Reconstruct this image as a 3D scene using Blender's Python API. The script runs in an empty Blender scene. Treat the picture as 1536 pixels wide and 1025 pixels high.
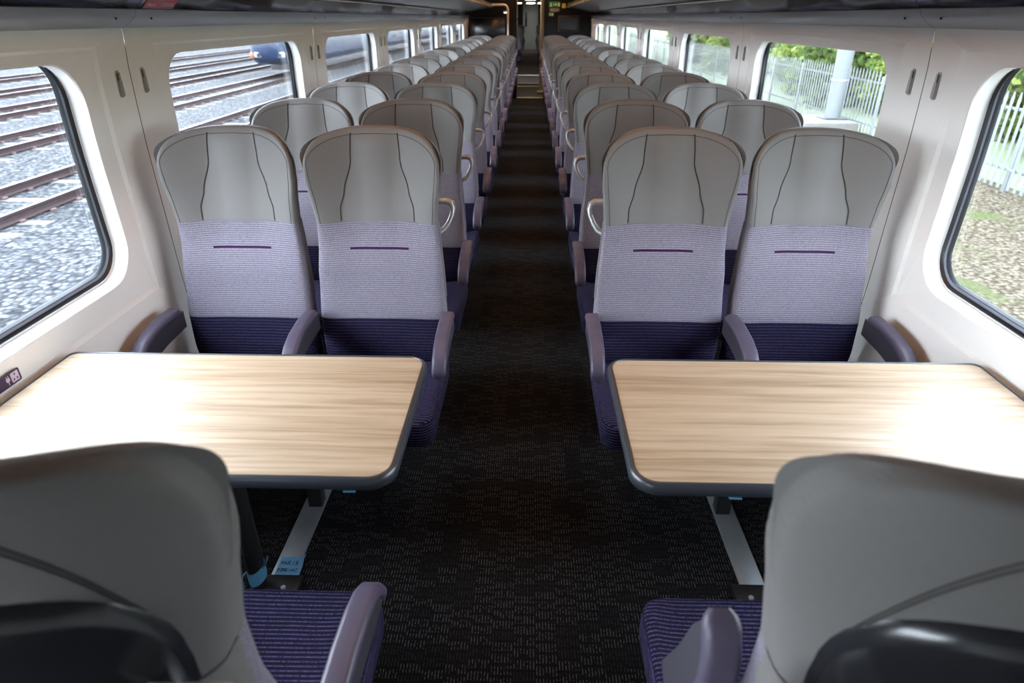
import bpy, bmesh, math, random
from mathutils import Vector, Matrix
R = math.radians
PI = math.pi
random.seed(7)
sc = bpy.context.scene
COL = sc.collection

# ------------------------------------------------------------------ helpers
def lerp_table(tab, t):
    if t <= tab[0][0]: return tab[0][1]
    for (a, x), (b, y) in zip(tab, tab[1:]):
        if t <= b:
            k = (t - a) / (b - a); k = k * k * (3 - 2 * k) * .5 + k * .5
            return x + (y - x) * k
    return tab[-1][1]

class MB:
    """collects shapes for ONE mesh object"""
    def __init__(self): self.bm = bmesh.new()
    def box(self, c, s, bevel=0, seg=2, rot=None, mat=0):
        m = Matrix.Translation(Vector(c))
        if rot is not None: m = m @ rot
        m = m @ Matrix.Diagonal((s[0], s[1], s[2], 1))
        r = bmesh.ops.create_cube(self.bm, size=1, matrix=m)
        vs = r['verts']
        fs = {f for v in vs for f in v.link_faces}
        for f in fs: f.material_index = mat
        if bevel:
            es = list({e for v in vs for e in v.link_edges})
            rr = bmesh.ops.bevel(self.bm, geom=es, offset=bevel, segments=seg, affect='EDGES', profile=.5)
            for f in rr['faces']: f.material_index = mat
        return self
    def sweep(self, pts, prof, up=(0, 0, 1), caps=True, closed=False, mat=0, scale=None):
        """sweep a closed 2-D profile [(side, up)] along points"""
        pts = [Vector(p) for p in pts]; n = len(pts); rings = []
        up = Vector(up)
        for i, p in enumerate(pts):
            if closed: t = pts[(i + 1) % n] - pts[i - 1]
            else: t = pts[min(i + 1, n - 1)] - pts[max(i - 1, 0)]
            t.normalize()
            s = t.cross(up)
            if s.length < 1e-4: s = t.cross(Vector((1, 0, 0)))
            s.normalize(); w = s.cross(t)
            k = scale[i] if scale else 1
            rings.append([self.bm.verts.new(p + s * a * k + w * b * k) for a, b in prof])
        m = len(prof)
        for i in range(n if closed else n - 1):
            a, b = rings[i], rings[(i + 1) % n]
            for j in range(m):
                f = self.bm.faces.new((a[j], a[(j + 1) % m], b[(j + 1) % m], b[j])); f.material_index = mat
        if caps and not closed:
            for rg in (rings[0], rings[-1]):
                f = self.bm.faces.new(rg); f.material_index = mat
        return self
    def tube(self, pts, r, n=8, **k):
        return self.sweep(pts, [(r * math.cos(2 * PI * i / n), r * math.sin(2 * PI * i / n)) for i in range(n)], **k)
    def poly(self, pts, mat=0):
        f = self.bm.faces.new([self.bm.verts.new(Vector(p)) for p in pts]); f.material_index = mat
        return self
    def prism(self, pts, d, mat=0):
        """polygon extruded by vector d"""
        d = Vector(d); a = [self.bm.verts.new(Vector(p)) for p in pts]; b = [self.bm.verts.new(Vector(p) + d) for p in pts]
        n = len(a)
        fs = [self.bm.faces.new(a), self.bm.faces.new(b)]
        for i in range(n): fs.append(self.bm.faces.new((a[i], a[(i + 1) % n], b[(i + 1) % n], b[i])))
        for f in fs: f.material_index = mat
        return self
    def grid(self, rows, closed_u=False, mat=0):
        vv = [[self.bm.verts.new(Vector(p)) for p in r] for r in rows]
        m = len(vv[0])
        for a, b in zip(vv, vv[1:]):
            for j in range(m if closed_u else m - 1):
                q = (a[j], a[(j + 1) % m], b[(j + 1) % m], b[j])
                f = self.bm.faces.new(q); f.material_index = mat
        return vv
    def build(self, name, mats, parent=None, smooth=35, weld=1e-5):
        bm = self.bm
        if weld: bmesh.ops.remove_doubles(bm, verts=bm.verts, dist=weld)
        bmesh.ops.dissolve_degenerate(bm, dist=1e-6, edges=bm.edges)
        bmesh.ops.recalc_face_normals(bm, faces=bm.faces)
        me = bpy.data.meshes.new(name)
        if smooth:
            for f in bm.faces: f.smooth = True
            ang = R(smooth)
            for e in bm.edges:
                if len(e.link_faces) != 2 or e.calc_face_angle(0) > ang: e.smooth = False
        bm.to_mesh(me); bm.free()
        for m in (mats if isinstance(mats, (list, tuple)) else [mats]): me.materials.append(m)
        o = bpy.data.objects.new(name, me); COL.objects.link(o)
        if parent: o.parent = parent
        return o

def tag(o, label=None, cat=None, group=None, kind=None):
    if label: o['label'] = label
    if cat: o['category'] = cat
    if group: o['group'] = group
    if kind: o['kind'] = kind
    return o
def empty(name, loc, rz=0):
    o = bpy.data.objects.new(name, None); COL.objects.link(o)
    o.location = loc; o.rotation_euler = (0, 0, rz); o.empty_display_size = .1
    return o
def copy_tree(o, parent=None, kids=None):
    c = o.copy(); COL.objects.link(c)
    if parent: c.parent = parent
    for ch in [x for x in ALLKIDS if x.parent == o]: copy_tree(ch, c)
    return c
ALLKIDS = []
def rrect(x0, x1, y0, y1, r, na=6):
    out = []
    for cx, cy, a0 in ((x1 - r, y1 - r, 0), (x0 + r, y1 - r, 90), (x0 + r, y0 + r, 180), (x1 - r, y0 + r, 270)):
        for i in range(na + 1):
            a = R(a0 + 90 * i / na); out.append((cx + r * math.cos(a), cy + r * math.sin(a)))
    return out
def rprof(w, h, r, na=3): return rrect(-w / 2, w / 2, -h / 2, h / 2, r, na)
def text_mesh(body, size, name, mat, parent, M, depth=.0004, align='LEFT'):
    cu = bpy.data.curves.new(name, 'FONT'); cu.body = body; cu.size = size; cu.extrude = depth; cu.align_x = align
    cu.resolution_u = 3
    tmp = bpy.data.objects.new(name + '_tmp', cu); COL.objects.link(tmp)
    dg = bpy.context.evaluated_depsgraph_get()
    me = bpy.data.meshes.new_from_object(tmp.evaluated_get(dg))
    bpy.data.objects.remove(tmp); bpy.data.curves.remove(cu)
    me.transform(M); me.materials.clear(); me.materials.append(mat)
    o = bpy.data.objects.new(name, me); COL.objects.link(o)
    if parent: o.parent = parent
    return o

# ------------------------------------------------------------------ materials
def srgb(r, g, b):
    f = lambda c: (c / 255 / 12.92) if c / 255 <= .04045 else ((c / 255 + .055) / 1.055) ** 2.4
    return (f(r), f(g), f(b), 1)
class NT:
    def __init__(s, name):
        s.m = bpy.data.materials.new(name); s.m.use_nodes = True
        s.t = s.m.node_tree; s.b = s.t.nodes['Principled BSDF']; s.out = s.t.nodes['Material Output']
    def n(s, typ, **kw):
        nd = s.t.nodes.new(typ)
        for k, v in kw.items():
            if k.startswith('i_'): nd.inputs[k[2:].replace('_', ' ')].default_value = v
            elif k.startswith('x') and k[1:].isdigit(): nd.inputs[int(k[1:])].default_value = v
            else: setattr(nd, k, v)
        return nd
    def l(s, a, b): s.t.links.new(a, b)
    def math(s, op, a, b=None, c=None):
        nd = s.n('ShaderNodeMath', operation=op)
        for i, v in enumerate((a, b, c)):
            if v is None: continue
            if hasattr(v, 'is_linked') or hasattr(v, 'links'): s.l(v, nd.inputs[i])
            else: nd.inputs[i].default_value = v
        return nd.outputs[0]
    def mix(s, fac, a, b):
        nd = s.n('ShaderNodeMix', data_type='RGBA')
        if hasattr(fac, 'links'): s.l(fac, nd.inputs[0])
        else: nd.inputs[0].default_value = fac
        for i, v in ((6, a), (7, b)):
            if hasattr(v, 'links'): s.l(v, nd.inputs[i])
            else: nd.inputs[i].default_value = v
        return nd.outputs[2]
    def coord(s, which='Object'): return s.n('ShaderNodeTexCoord').outputs[which]
    def mapped(s, scale, which='Object', rot=(0, 0, 0)):
        mp = s.n('ShaderNodeMapping'); mp.inputs['Scale'].default_value = scale; mp.inputs['Rotation'].default_value = rot
        s.l(s.coord(which), mp.inputs['Vector']); return mp.outputs[0]
    def noise(s, vec, scale=5, detail=3, rough=.5):
        nd = s.n('ShaderNodeTexNoise'); nd.inputs['Scale'].default_value = scale; nd.inputs['Detail'].default_value = detail
        nd.inputs['Roughness'].default_value = rough
        s.l(vec, nd.inputs['Vector']); return nd.outputs['Fac']
    def bump(s, h, strength=.3, dist=.002):
        nd = s.n('ShaderNodeBump'); nd.inputs['Strength'].default_value = strength; nd.inputs['Distance'].default_value = dist
        s.l(h, nd.inputs['Height']); s.l(nd.outputs[0], s.b.inputs['Normal'])
    def ramp(s, fac, stops):
        nd = s.n('ShaderNodeValToRGB'); cr = nd.color_ramp
        while len(cr.elements) > 1: cr.elements.remove(cr.elements[-1])
        cr.elements[0].position = stops[0][0]; cr.elements[0].color = stops[0][1]
        for p, c in stops[1:]:
            e = cr.elements.new(p); e.color = c
        s.l(fac, nd.inputs[0]); return nd.outputs[0]
def plain(name, col, rough=.5, metal=0, noise=0, nscale=40, spec=None, coat=0, bump=0):
    t = NT(name)
    t.b.inputs['Roughness'].default_value = rough; t.b.inputs['Metallic'].default_value = metal
    if spec is not None: t.b.inputs['Specular IOR Level'].default_value = spec
    if coat: t.b.inputs['Coat Weight'].default_value = coat
    nz = t.noise(t.coord(), nscale, 3)
    k = noise or .06
    dark = tuple(c * (1 - k) for c in col[:3]) + (1,); lite = tuple(min(1, c * (1 + k)) for c in col[:3]) + (1,)
    t.l(t.mix(nz, dark, lite), t.b.inputs['Base Color'])
    if bump: t.bump(nz, .4, bump)
    return t.m
def emit(name, col, s):
    t = NT(name); e = t.n('ShaderNodeEmission'); e.inputs[0].default_value = col; e.inputs[1].default_value = s
    t.l(e.outputs[0], t.out.inputs[0]); return t.m

M = {}
M['leather'] = plain('grey_leather', (.124, .117, .113, 1), .62, noise=.05, nscale=120, bump=.0004, spec=.22)
M['seam'] = plain('dark_seam_thread', (.032, .03, .029, 1), .8, spec=.1)
M['shell'] = plain('black_shell_plastic', (.012, .012, .014, 1), .22, spec=.5)
M['shellgrey'] = plain('grey_shell_plastic', (.16, .165, .175, 1), .4)
M['arm'] = plain('mauve_armrest_pad', (.062, .051, .078, 1), .42, spec=.35, noise=.04, nscale=90)
M['armcore'] = plain('dark_armrest_core', (.03, .027, .036, 1), .5)
M['handle'] = plain('silver_grab_handle', (.30, .305, .31, 1), .32, metal=.5)
M['strip'] = plain('purple_strip', (.028, .005, .034, 1), .7, spec=.1)
M['blackmetal'] = plain('black_metal', (.012, .012, .013, 1), .4)
M['rim'] = plain('dark_table_rim', (.028, .031, .037, 1), .33)
M['steel'] = plain('brushed_steel', (.36, .38, .39, 1), .42, metal=.7, noise=.12, nscale=14)
M['white'] = plain('white_wall_panel', (.80, .785, .755, 1), .38, noise=.02, nscale=6, spec=.4)
M['reveal'] = plain('white_window_reveal', (.80, .80, .79, 1), .35, noise=.02)
M['groove'] = plain('dark_panel_gap', (.03, .028, .026, 1), 1, spec=.03)
M['seal'] = plain('black_window_seal', (.012, .014, .017, 1), .35)
M['sealgrey'] = plain('blue_grey_window_channel', (.2, .23, .29, 1), .4)
M['lip'] = plain('grey_rack_lip', (.25, .25, .255, 1), .36, metal=.35, noise=.03)
M['rackglass'] = plain('smoked_rack_glass', (.004, .004, .0055, 1), .07, spec=.22)
M['rackshelf'] = plain('grey_metal_rack_shelf', (.012, .012, .014, 1), .35)
M['rail'] = plain('polished_rack_rail', (.5, .49, .48, 1), .22, metal=.9)
M['hook'] = plain('grey_hook_plastic', (.30, .288, .27, 1), .35)
M['hookdark'] = plain('dark_hook_recess', (.02, .02, .02, 1), .6)
M['ceil'] = plain('grey_ceiling_panel', (.3, .29, .28, 1), .5)
M['upper'] = plain('dark_upper_wall', (.035, .034, .036, 1), .5)
M['dark'] = plain('black_end_wall', (.004, .004, .006, 1), .45, spec=.2)
M['darkglass'] = plain('dark_partition_glass', (.008, .01, .014, 1), .2, spec=.5)
M['cream'] = plain('cream_post', (.62, .55, .44, 1), .35)
M['gold'] = plain('pale_threshold_edge', (.62, .55, .38, 1), .4)
M['grating'] = plain('dark_vestibule_floor', (.02, .021, .019, 1), .6)
M['tape'] = plain('blue_masking_tape', (.09, .26, .42, 1), .6, noise=.15, nscale=60)
M['ink'] = plain('black_ink', (.004, .004, .006, 1), .6)
M['signpurple'] = plain('dark_purple_sticker', srgb(50, 32, 62), .5)
M['signlilac'] = plain('lilac_sticker_print', srgb(196, 178, 198), .5)
M['red'] = plain('red_sticker', (.30, .012, .018, 1), .45)
M['signwhite'] = plain('pale_red_sticker_print', (.55, .42, .42, 1), .5)
M['green'] = plain('green_sign', (.01, .22, .07, 1), .5)
M['signpale'] = plain('pale_sign_print', (.6, .68, .62, 1), .5)
M['yellow'] = plain('yellow_sign', (.55, .42, .02, 1), .5)
M['farcarpet'] = plain('brown_carpet', (.05, .032, .025, 1), .9, noise=.3, nscale=30)
M['bluedoor'] = plain('grey_blue_door', (.42, .50, .53, 1), .4)
M['concrete'] = plain('pale_concrete', (.10, .096, .085, 1), .9, spec=.1, noise=.2, nscale=6, bump=.01)
M['galv'] = plain('galvanised_steel', (.12, .13, .13, 1), .6, spec=.2, metal=.1, noise=.12, nscale=5)
M['rust'] = plain('rusty_rail_steel', (.03, .019, .02, 1), .8, spec=.1, noise=.25, nscale=8)
M['railtop'] = plain('worn_rail_head', (.045, .039, .041, 1), .4, metal=.3)
M['clip'] = plain('rust_red_rail_clip', (.055, .029, .026, 1), .8, noise=.3, nscale=15)
M['trainblue'] = plain('dark_blue_train_paint', (.006, .014, .036, 1), .3, spec=.3)
M['traindark'] = plain('train_underframe', (.015, .016, .02, 1), .6)
M['trainglass'] = plain('train_window_glass', (.015, .02, .03, 1), .1)
M['trainwhite'] = plain('white_lamp_housing', (.16, .165, .17, 1), .4)
M['orange'] = plain('orange_lamp_lens', (.25, .05, .01, 1), .4)
M['bark'] = plain('brown_bark', (.09, .065, .045, 1), .9, noise=.3, nscale=12)

def lavender():
    t = NT('lavender_woven_fabric')
    sep = t.n('ShaderNodeSeparateXYZ'); t.l(t.coord(), sep.inputs[0])
    z, x = sep.outputs['Z'], sep.outputs['X']
    rows = t.math('ABSOLUTE', t.math('SINE', t.math('MULTIPLY', z, PI / .0072)))
    warp = t.noise(t.mapped((420, 420, 60)), 1, 2)
    cell = t.noise(t.mapped((260, 260, 260)), 1, 3)
    h = t.math('MULTIPLY', rows, t.math('ADD', t.math('MULTIPLY', warp, .9), .35))
    h2 = t.math('ADD', t.math('MULTIPLY', h, .55), t.math('MULTIPLY', cell, .55))
    t.l(t.ramp(h2, [(.1, (.058, .049, .073, 1)), (.5, (.130, .117, .148, 1)), (.9, (.232, .214, .246, 1))]), t.b.inputs['Base Color'])
    t.b.inputs['Roughness'].default_value = .9; t.b.inputs['Specular IOR Level'].default_value = .15
    t.bump(h2, .5, .0015)
    return t.m
M['lavender'] = lavender()
def navy(name, expr_y, period, c_line):
    t = NT(name)
    sep = t.n('ShaderNodeSeparateXYZ'); t.l(t.coord(), sep.inputs[0])
    q = sep.outputs['Z']
    if expr_y:
        ns = t.n('ShaderNodeSeparateXYZ'); t.l(t.coord('Normal'), ns.inputs[0])
        top = t.math('GREATER_THAN', ns.outputs['Z'], .55)
        q = t.math('ADD', t.math('MULTIPLY', top, sep.outputs['Y']), t.math('MULTIPLY', t.math('SUBTRACT', 1, top), sep.outputs['Z']))
    wob = t.noise(t.mapped((9, 9, 9)), 1, 1)
    q = t.math('ADD', q, t.math('MULTIPLY', wob, .003))
    s = t.math('ABSOLUTE', t.math('SINE', t.math('MULTIPLY', q, PI / period)))
    line = t.n('ShaderNodeMapRange'); t.l(s, line.inputs[0]); line.inputs[1].default_value = .80; line.inputs[2].default_value = .97
    dots = t.n('ShaderNodeMapRange'); t.l(t.noise(t.mapped((330, 60, 60)), 1, 2), dots.inputs[0]); dots.inputs[1].default_value = .25; dots.inputs[2].default_value = .62
    k = t.math('MULTIPLY', line.outputs[0], dots.outputs[0])
    base = t.mix(t.noise(t.mapped((160, 160, 160)), 1, 2), (.0055, .0045, .015, 1), (.015, .012, .036, 1))
    t.l(t.mix(k, base, c_line), t.b.inputs['Base Color'])
    t.b.inputs['Roughness'].default_value = .9; t.b.inputs['Specular IOR Level'].default_value = .1
    t.bump(s, .6, .002)
    return t.m
M['navy'] = navy('navy_ribbed_lumbar_fabric', False, .0112, (.042, .035, .075, 1))
M['navyseat'] = navy('navy_ribbed_cushion_fabric', True, .0098, (.085, .073, .145, 1))
def wood():
    t = NT('light_oak_laminate')
    wav = t.noise(t.mapped((.9, 9, 9)), 2.2, 3)
    mp = t.n('ShaderNodeMapping'); t.l(t.coord(), mp.inputs[0]); mp.inputs['Scale'].default_value = (2.2, 75, 75)
    dv = t.n('ShaderNodeVectorMath', operation='ADD'); t.l(mp.outputs[0], dv.inputs[0])
    sc_ = t.n('ShaderNodeVectorMath', operation='SCALE'); cb = t.n('ShaderNodeCombineXYZ'); t.l(wav, cb.inputs[1]); t.l(cb.outputs[0], sc_.inputs[0]); sc_.inputs[3].default_value = 3.0
    t.l(sc_.outputs[0], dv.inputs[1])
    fine = t.noise(dv.outputs[0], 1, 5, .6)
    broad = t.noise(t.mapped((1.1, 16, 16)), 1, 3)
    f = t.math('ADD', t.math('MULTIPLY', fine, .65), t.math('MULTIPLY', broad, .35))
    t.l(t.ramp(f, [(.30, (.18, .117, .068, 1)), (.45, (.30, .213, .134, 1)), (.55, (.37, .275, .184, 1)), (.72, (.43, .333, .235, 1))]), t.b.inputs['Base Color'])
    t.b.inputs['Roughness'].default_value = .47; t.b.inputs['Specular IOR Level'].default_value = .34
    t.bump(fine, .08, .0005)
    return t.m
M['wood'] = wood()
def carpet():
    t = NT('black_carpet_with_pale_ticks')
    sep = t.n('ShaderNodeSeparateXYZ'); t.l(t.coord(), sep.inputs[0])
    x, y = sep.outputs['X'], sep.outputs['Y']
    # blocks 50 x 26 mm, offset per column; ticks inside run along the aisle
    bx = t.math('FLOOR', t.math('DIVIDE', x, .062))
    off = t.math('MULTIPLY', t.math('MODULO', t.math('ABSOLUTE', bx), 2), .5)
    by = t.math('FLOOR', t.math('ADD', t.math('DIVIDE', y, .036), off))
    cb = t.n('ShaderNodeCombineXYZ'); t.l(bx, cb.inputs[0]); t.l(by, cb.inputs[1])
    wn = t.n('ShaderNodeTexWhiteNoise', noise_dimensions='2D'); t.l(cb.outputs[0], wn.inputs['Vector'])
    blk = t.math('ADD', .3, t.math('MULTIPLY', t.math('GREATER_THAN', wn.outputs['Value'], .3), .7))
    fy = t.math('FRACT', t.math('ADD', t.math('DIVIDE', y, .036), off))
    inb = t.math('MULTIPLY', t.math('GREATER_THAN', fy, .12), t.math('LESS_THAN', fy, .86))
    tk = t.math('GREATER_THAN', t.math('SINE', t.math('MULTIPLY', x, 2 * PI / .0088)), .62)
    seg = t.math('GREATER_THAN', t.noise(t.mapped((260, 90, 1)), 1, 1), .47)
    k = t.math('MULTIPLY', t.math('MULTIPLY', blk, inb), t.math('MULTIPLY', tk, seg))
    pile = t.noise(t.mapped((400, 400, 1)), 1, 2)
    base = t.mix(pile, (.0018, .0018, .0021, 1), (.0058, .0057, .0064, 1))
    t.l(t.mix(t.math('MULTIPLY', k, .8), base, (.08, .078, .082, 1)), t.b.inputs['Base Color'])
    t.b.inputs['Roughness'].default_value = .95; t.b.inputs['Specular IOR Level'].default_value = .15
    t.bump(pile, .5, .002)
    return t.m
M['carpet'] = carpet()
def glass():
    t = NT('window_glass')
    lw = t.n('ShaderNodeLayerWeight'); lw.inputs['Blend'].default_value = .5
    f = t.math('ADD', t.math('MULTIPLY', t.math('POWER', lw.outputs['Facing'], 5), .9), .035)
    tr = t.n('ShaderNodeBsdfTransparent'); tr.inputs[0].default_value = (.975, .985, .99, 1)
    gl = t.n('ShaderNodeBsdfGlossy'); gl.inputs['Roughness'].default_value = .015; gl.inputs[0].default_value = (1, 1, 1, 1)
    mx = t.n('ShaderNodeMixShader'); t.l(f, mx.inputs[0]); t.l(tr.outputs[0], mx.inputs[1]); t.l(gl.outputs[0], mx.inputs[2])
    t.l(mx.outputs[0], t.out.inputs[0])
    return t.m
M['glass'] = glass()
def ballast(name, dark, mid, light, scale, green=None):
    t = NT(name)
    v = t.n('ShaderNodeTexVoronoi'); v.inputs['Scale'].default_value = scale; t.l(t.coord(), v.inputs['Vector'])
    sp = t.n('ShaderNodeSeparateColor'); t.l(v.outputs['Color'], sp.inputs[0])
    big = t.noise(t.coord(), .35, 3)
    f = t.math('ADD', t.math('MULTIPLY', sp.outputs[0], .75), t.math('MULTIPLY', big, .3))
    c = t.ramp(f, [(.12, dark), (.5, mid), (.95, light)])
    gap = t.n('ShaderNodeMapRange'); t.l(v.outputs['Distance'], gap.inputs[0]); gap.inputs[1].default_value = .35; gap.inputs[2].default_value = .75
    c = t.mix(gap.outputs[0], c, tuple(k * .6 for k in dark[:3]) + (1,))
    if green:
        g = t.n('ShaderNodeMapRange'); t.l(t.noise(t.coord(), .8, 4, .6), g.inputs[0]); g.inputs[1].default_value = .54; g.inputs[2].default_value = .68
        c = t.mix(g.outputs[0], c, green)
    t.l(c, t.b.inputs['Base Color']); t.b.inputs['Roughness'].default_value = 1; t.b.inputs['Specular IOR Level'].default_value = .05
    h = t.math('SUBTRACT', 1, v.outputs['Distance'])
    t.bump(h, .9, .05)
    return t.m
M['ballast'] = ballast('grey_track_ballast', (.021, .0225, .025, 1), (.054, .0555, .058, 1), (.108, .106, .102, 1), 13)
M['verge'] = ballast('dry_grass_verge', (.045, .037, .024, 1), (.088, .072, .048, 1), (.125, .106, .078, 1), 17, green=(.045, .053, .02, 1))
def leaf(name, a, b):
    t = NT(name)
    oi = t.n('ShaderNodeNewGeometry')
    c = t.mix(oi.outputs['Random Per Island'], a, b)
    t.l(c, t.b.inputs['Base Color']); t.b.inputs['Roughness'].default_value = .7; t.b.inputs['Specular IOR Level'].default_value = .15
    tl = t.n('ShaderNodeBsdfTranslucent'); t.l(c, tl.inputs[0])
    mx = t.n('ShaderNodeMixShader'); mx.inputs[0].default_value = .35
    t.l(t.b.outputs[0], mx.inputs[1]); t.l(tl.outputs[0], mx.inputs[2]); t.l(mx.outputs[0], t.out.inputs[0])
    return t.m
M['leaf'] = leaf('green_leaves', (.045, .08, .016, 1), (.165, .20, .04, 1))
M['leaf2'] = leaf('dark_green_leaves', (.03, .058, .016, 1), (.11, .155, .036, 1))
M['grassy'] = plain('green_bank_soil', (.09, .11, .05, 1), .9, noise=.4, nscale=3)

# ------------------------------------------------------------------ dimensions (metres)
WX = 1.275                    # wall plane
TABLE_Y0, TABLE_Y1, TABLE_Z = 1.009, 1.548, .73
XA, XW = .485, .962           # seat centres
ROW_Y, ROW_P, NROW = 2.166, .783, 16
NEAR_Y = .40
BAY0, BAYP = 2.2, 1.97
GROUND = -1.45
END_Y = 14.62

def wallx(z):
    return lerp_table([(0, 1.25), (.5, 1.268), (.75, 1.276), (1.2, 1.282), (1.4, 1.278), (1.545, 1.266)], z)

# ------------------------------------------------------------------ coach shell
def part(mb, name, mats, parent, **k):
    o = mb.build(name, mats, parent, **k); ALLKIDS.append(o); return o

fl = MB(); fl.box((0, (END_Y - 1.9) / 2, -.05), (2.6, END_Y + 1.9, .1))
tag(fl.build('floor', M['carpet']), 'black patterned carpet running down the aisle under all seats', 'floor', kind='structure')

NA, NH, NV = 7, 14, 8
def ring(y0, y1, z0, z1, r):
    """rounded rectangle in (y,z) with a fixed point count"""
    out = []
    def arc(cy, cz, a0):
        for i in range(NA + 1):
            a = R(a0 + 90 * i / NA); out.append((cy + r * math.cos(a), cz + r * math.sin(a)))
    def edge(p, q, n):
        for i in range(1, n): out.append((p[0] + (q[0] - p[0]) * i / n, p[1] + (q[1] - p[1]) * i / n))
    arc(y1 - r, z1 - r, 0); edge((y1 - r, z1), (y0 + r, z1), NH)
    arc(y0 + r, z1 - r, 90); edge((y0, z1 - r), (y0, z0 + r), NV)
    arc(y0 + r, z0 + r, 180); edge((y0 + r, z0), (y1 - r, z0), NH)
    arc(y1 - r, z0 + r, 270); edge((y1, z0 + r), (y1, z1 - r), NV)
    return out
WIN_Z0, WIN_Z1 = .802, 1.457
def bay_rings(k):
    b = BAY0 + BAYP * k
    return b, b + .245, b + 1.73
def build_wall(name, s, label):
    mb = MB()
    def pt(q, off): return (s * (wallx(q[1]) + off), q[0], q[1])
    for k in range(-2 if s < 0 else -1, 6):  # unseen rear bay opened on the left only, to light the near seats
        b, y0, y1 = bay_rings(k)
        g = .002
        rs = [(ring(b + g, b + BAYP - g, .60, 1.545, .0005), 0),
              (ring(y0 - .085, y1 + .085, WIN_Z0 - .085, WIN_Z1 + .035, .004), 0),
              (ring(y0 - .073, y1 + .073, WIN_Z0 - .073, WIN_Z1 + .026, .003), .008),
              (ring(y0, y1, WIN_Z0, WIN_Z1, .125), .008),
              (ring(y0 + .004, y1 - .004, WIN_Z0 + .004, WIN_Z1 - .004, .122), .012)]
        # middle loops so that the curved wall is followed
        mb.grid([[pt(q, o) for q in rg] for rg, o in rs], closed_u=True)
        mb.grid([[(s * wallx(z), y, z) for y in (b + g, b + BAYP - g)] for z in (0, .2, .4, .5, .60)])
        # dark strip that closes the gap between two panels
        mb.box((s * (1.30), b, .78), (.03, .05, 1.56), mat=1)
    b = BAY0 + BAYP * 6
    mb.grid([[(s * wallx(z), y, z) for y in (b + .002, END_Y + .05)] for z in (0, .2, .4, .6, .8, 1., 1.2, 1.4, 1.545)])
    b = BAY0 - BAYP * (2 if s < 0 else 1)
    mb.grid([[(s * wallx(z), y, z) for y in (-1.9, b - .002)] for z in (0, .2, .4, .6, .8, 1., 1.2, 1.4, 1.545)])
    o = mb.build(name, [M['white'], M['groove']], smooth=30)
    tag(o, label, 'wall', kind='structure')
build_wall('wall_left', -1, 'white moulded wall panels along the left side of the carriage')
build_wall('wall_right', 1, 'white moulded wall panels along the right side of the carriage')

n = 0
ordw = ['first', 'second', 'third', 'fourth', 'fifth', 'sixth', 'seventh', 'eighth', 'ninth', 'tenth', 'eleventh', 'twelfth', 'thirteenth', 'fourteenth', 'fifteenth', 'sixteenth', 'last']
for s in (-1, 1):
    for k in range(-2 if s < 0 else -1, 6):  # rear window behind the camera added on the left for its daylight
        b, y0, y1 = bay_rings(k); n += 1
        w = empty(f'window_{n}', (s * 1.33, (y0 + y1) / 2, WIN_Z0))
        side = 'left' if s < 0 else 'right'
        lab = (f'rounded train window in the {side} wall, beside the table' if k == -1 else
               f'rounded train window in the {side} wall, added unseen behind the camera to light the near seats' if k == -2 else
               f'rounded train window in the {side} wall, {ordw[k]} one past the table window')
        tag(w, lab, 'window', kind='structure')
        cx, cy, cz = s * 1.33, (y0 + y1) / 2, WIN_Z0
        def P(q, off): return (s * (wallx(q[1]) + off) - cx, q[0] - cy, q[1] - cz)
        def rg(i, r): return ring(y0 + i, y1 - i, WIN_Z0 + i, WIN_Z1 - .003 + .2 * i, r)
        mb = MB(); mb.grid([[P(q, o) for q in r] for r, o in ((rg(.003, .122), .009), (rg(.006, .12), .018), (rg(.014, .112), .05), (rg(.017, .11), .053))], closed_u=True)
        part(mb, 'window_reveal', M['reveal'], w)
        mb = MB(); rr = [(rg(.0165, .11), .052, 0), (rg(.021, .106), .047, 0), (rg(.026, .102), .055, 0), (rg(.028, .1), .056, 1), (rg(.036, .093), .058, 0), (rg(.0405, .09), .054, 0), (rg(.046, .086), .066, 0)]
        for (a, oa, ma), (c, oc, mc) in zip(rr, rr[1:]): mb.grid([[P(q, oa) for q in a], [P(q, oc) for q in c]], closed_u=True, mat=ma)
        part(mb, 'window_seal', [M['seal'], M['sealgrey']], w)
        mb = MB(); q = rg(.043, .088); mb.prism([P(p, .062) for p in q], (s * .006, 0, 0))
        part(mb, 'window_pane', M['glass'], w, smooth=0)

# ceiling and the wall above the racks
mb = MB()
prof = [(-1.32, 1.50), (-1.30, 1.9), (-1.05, 2.12), (-.5, 2.2), (0, 2.21), (.5, 2.2), (1.05, 2.12), (1.30, 1.9), (1.32, 1.50)]
mb.grid([[(x, y, z) for x, z in prof] for y in (-1.9, END_Y + .05)])
tag(mb.build('ceiling', M['ceil']), 'grey curved ceiling above the luggage racks', 'ceiling', kind='structure')
mb = MB(); mb.box((0, -1.92, 1.05), (2.7, .06, 2.4))
tag(mb.build('wall_back', M['white']), 'white end wall behind the viewer', 'wall', kind='structure')

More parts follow.
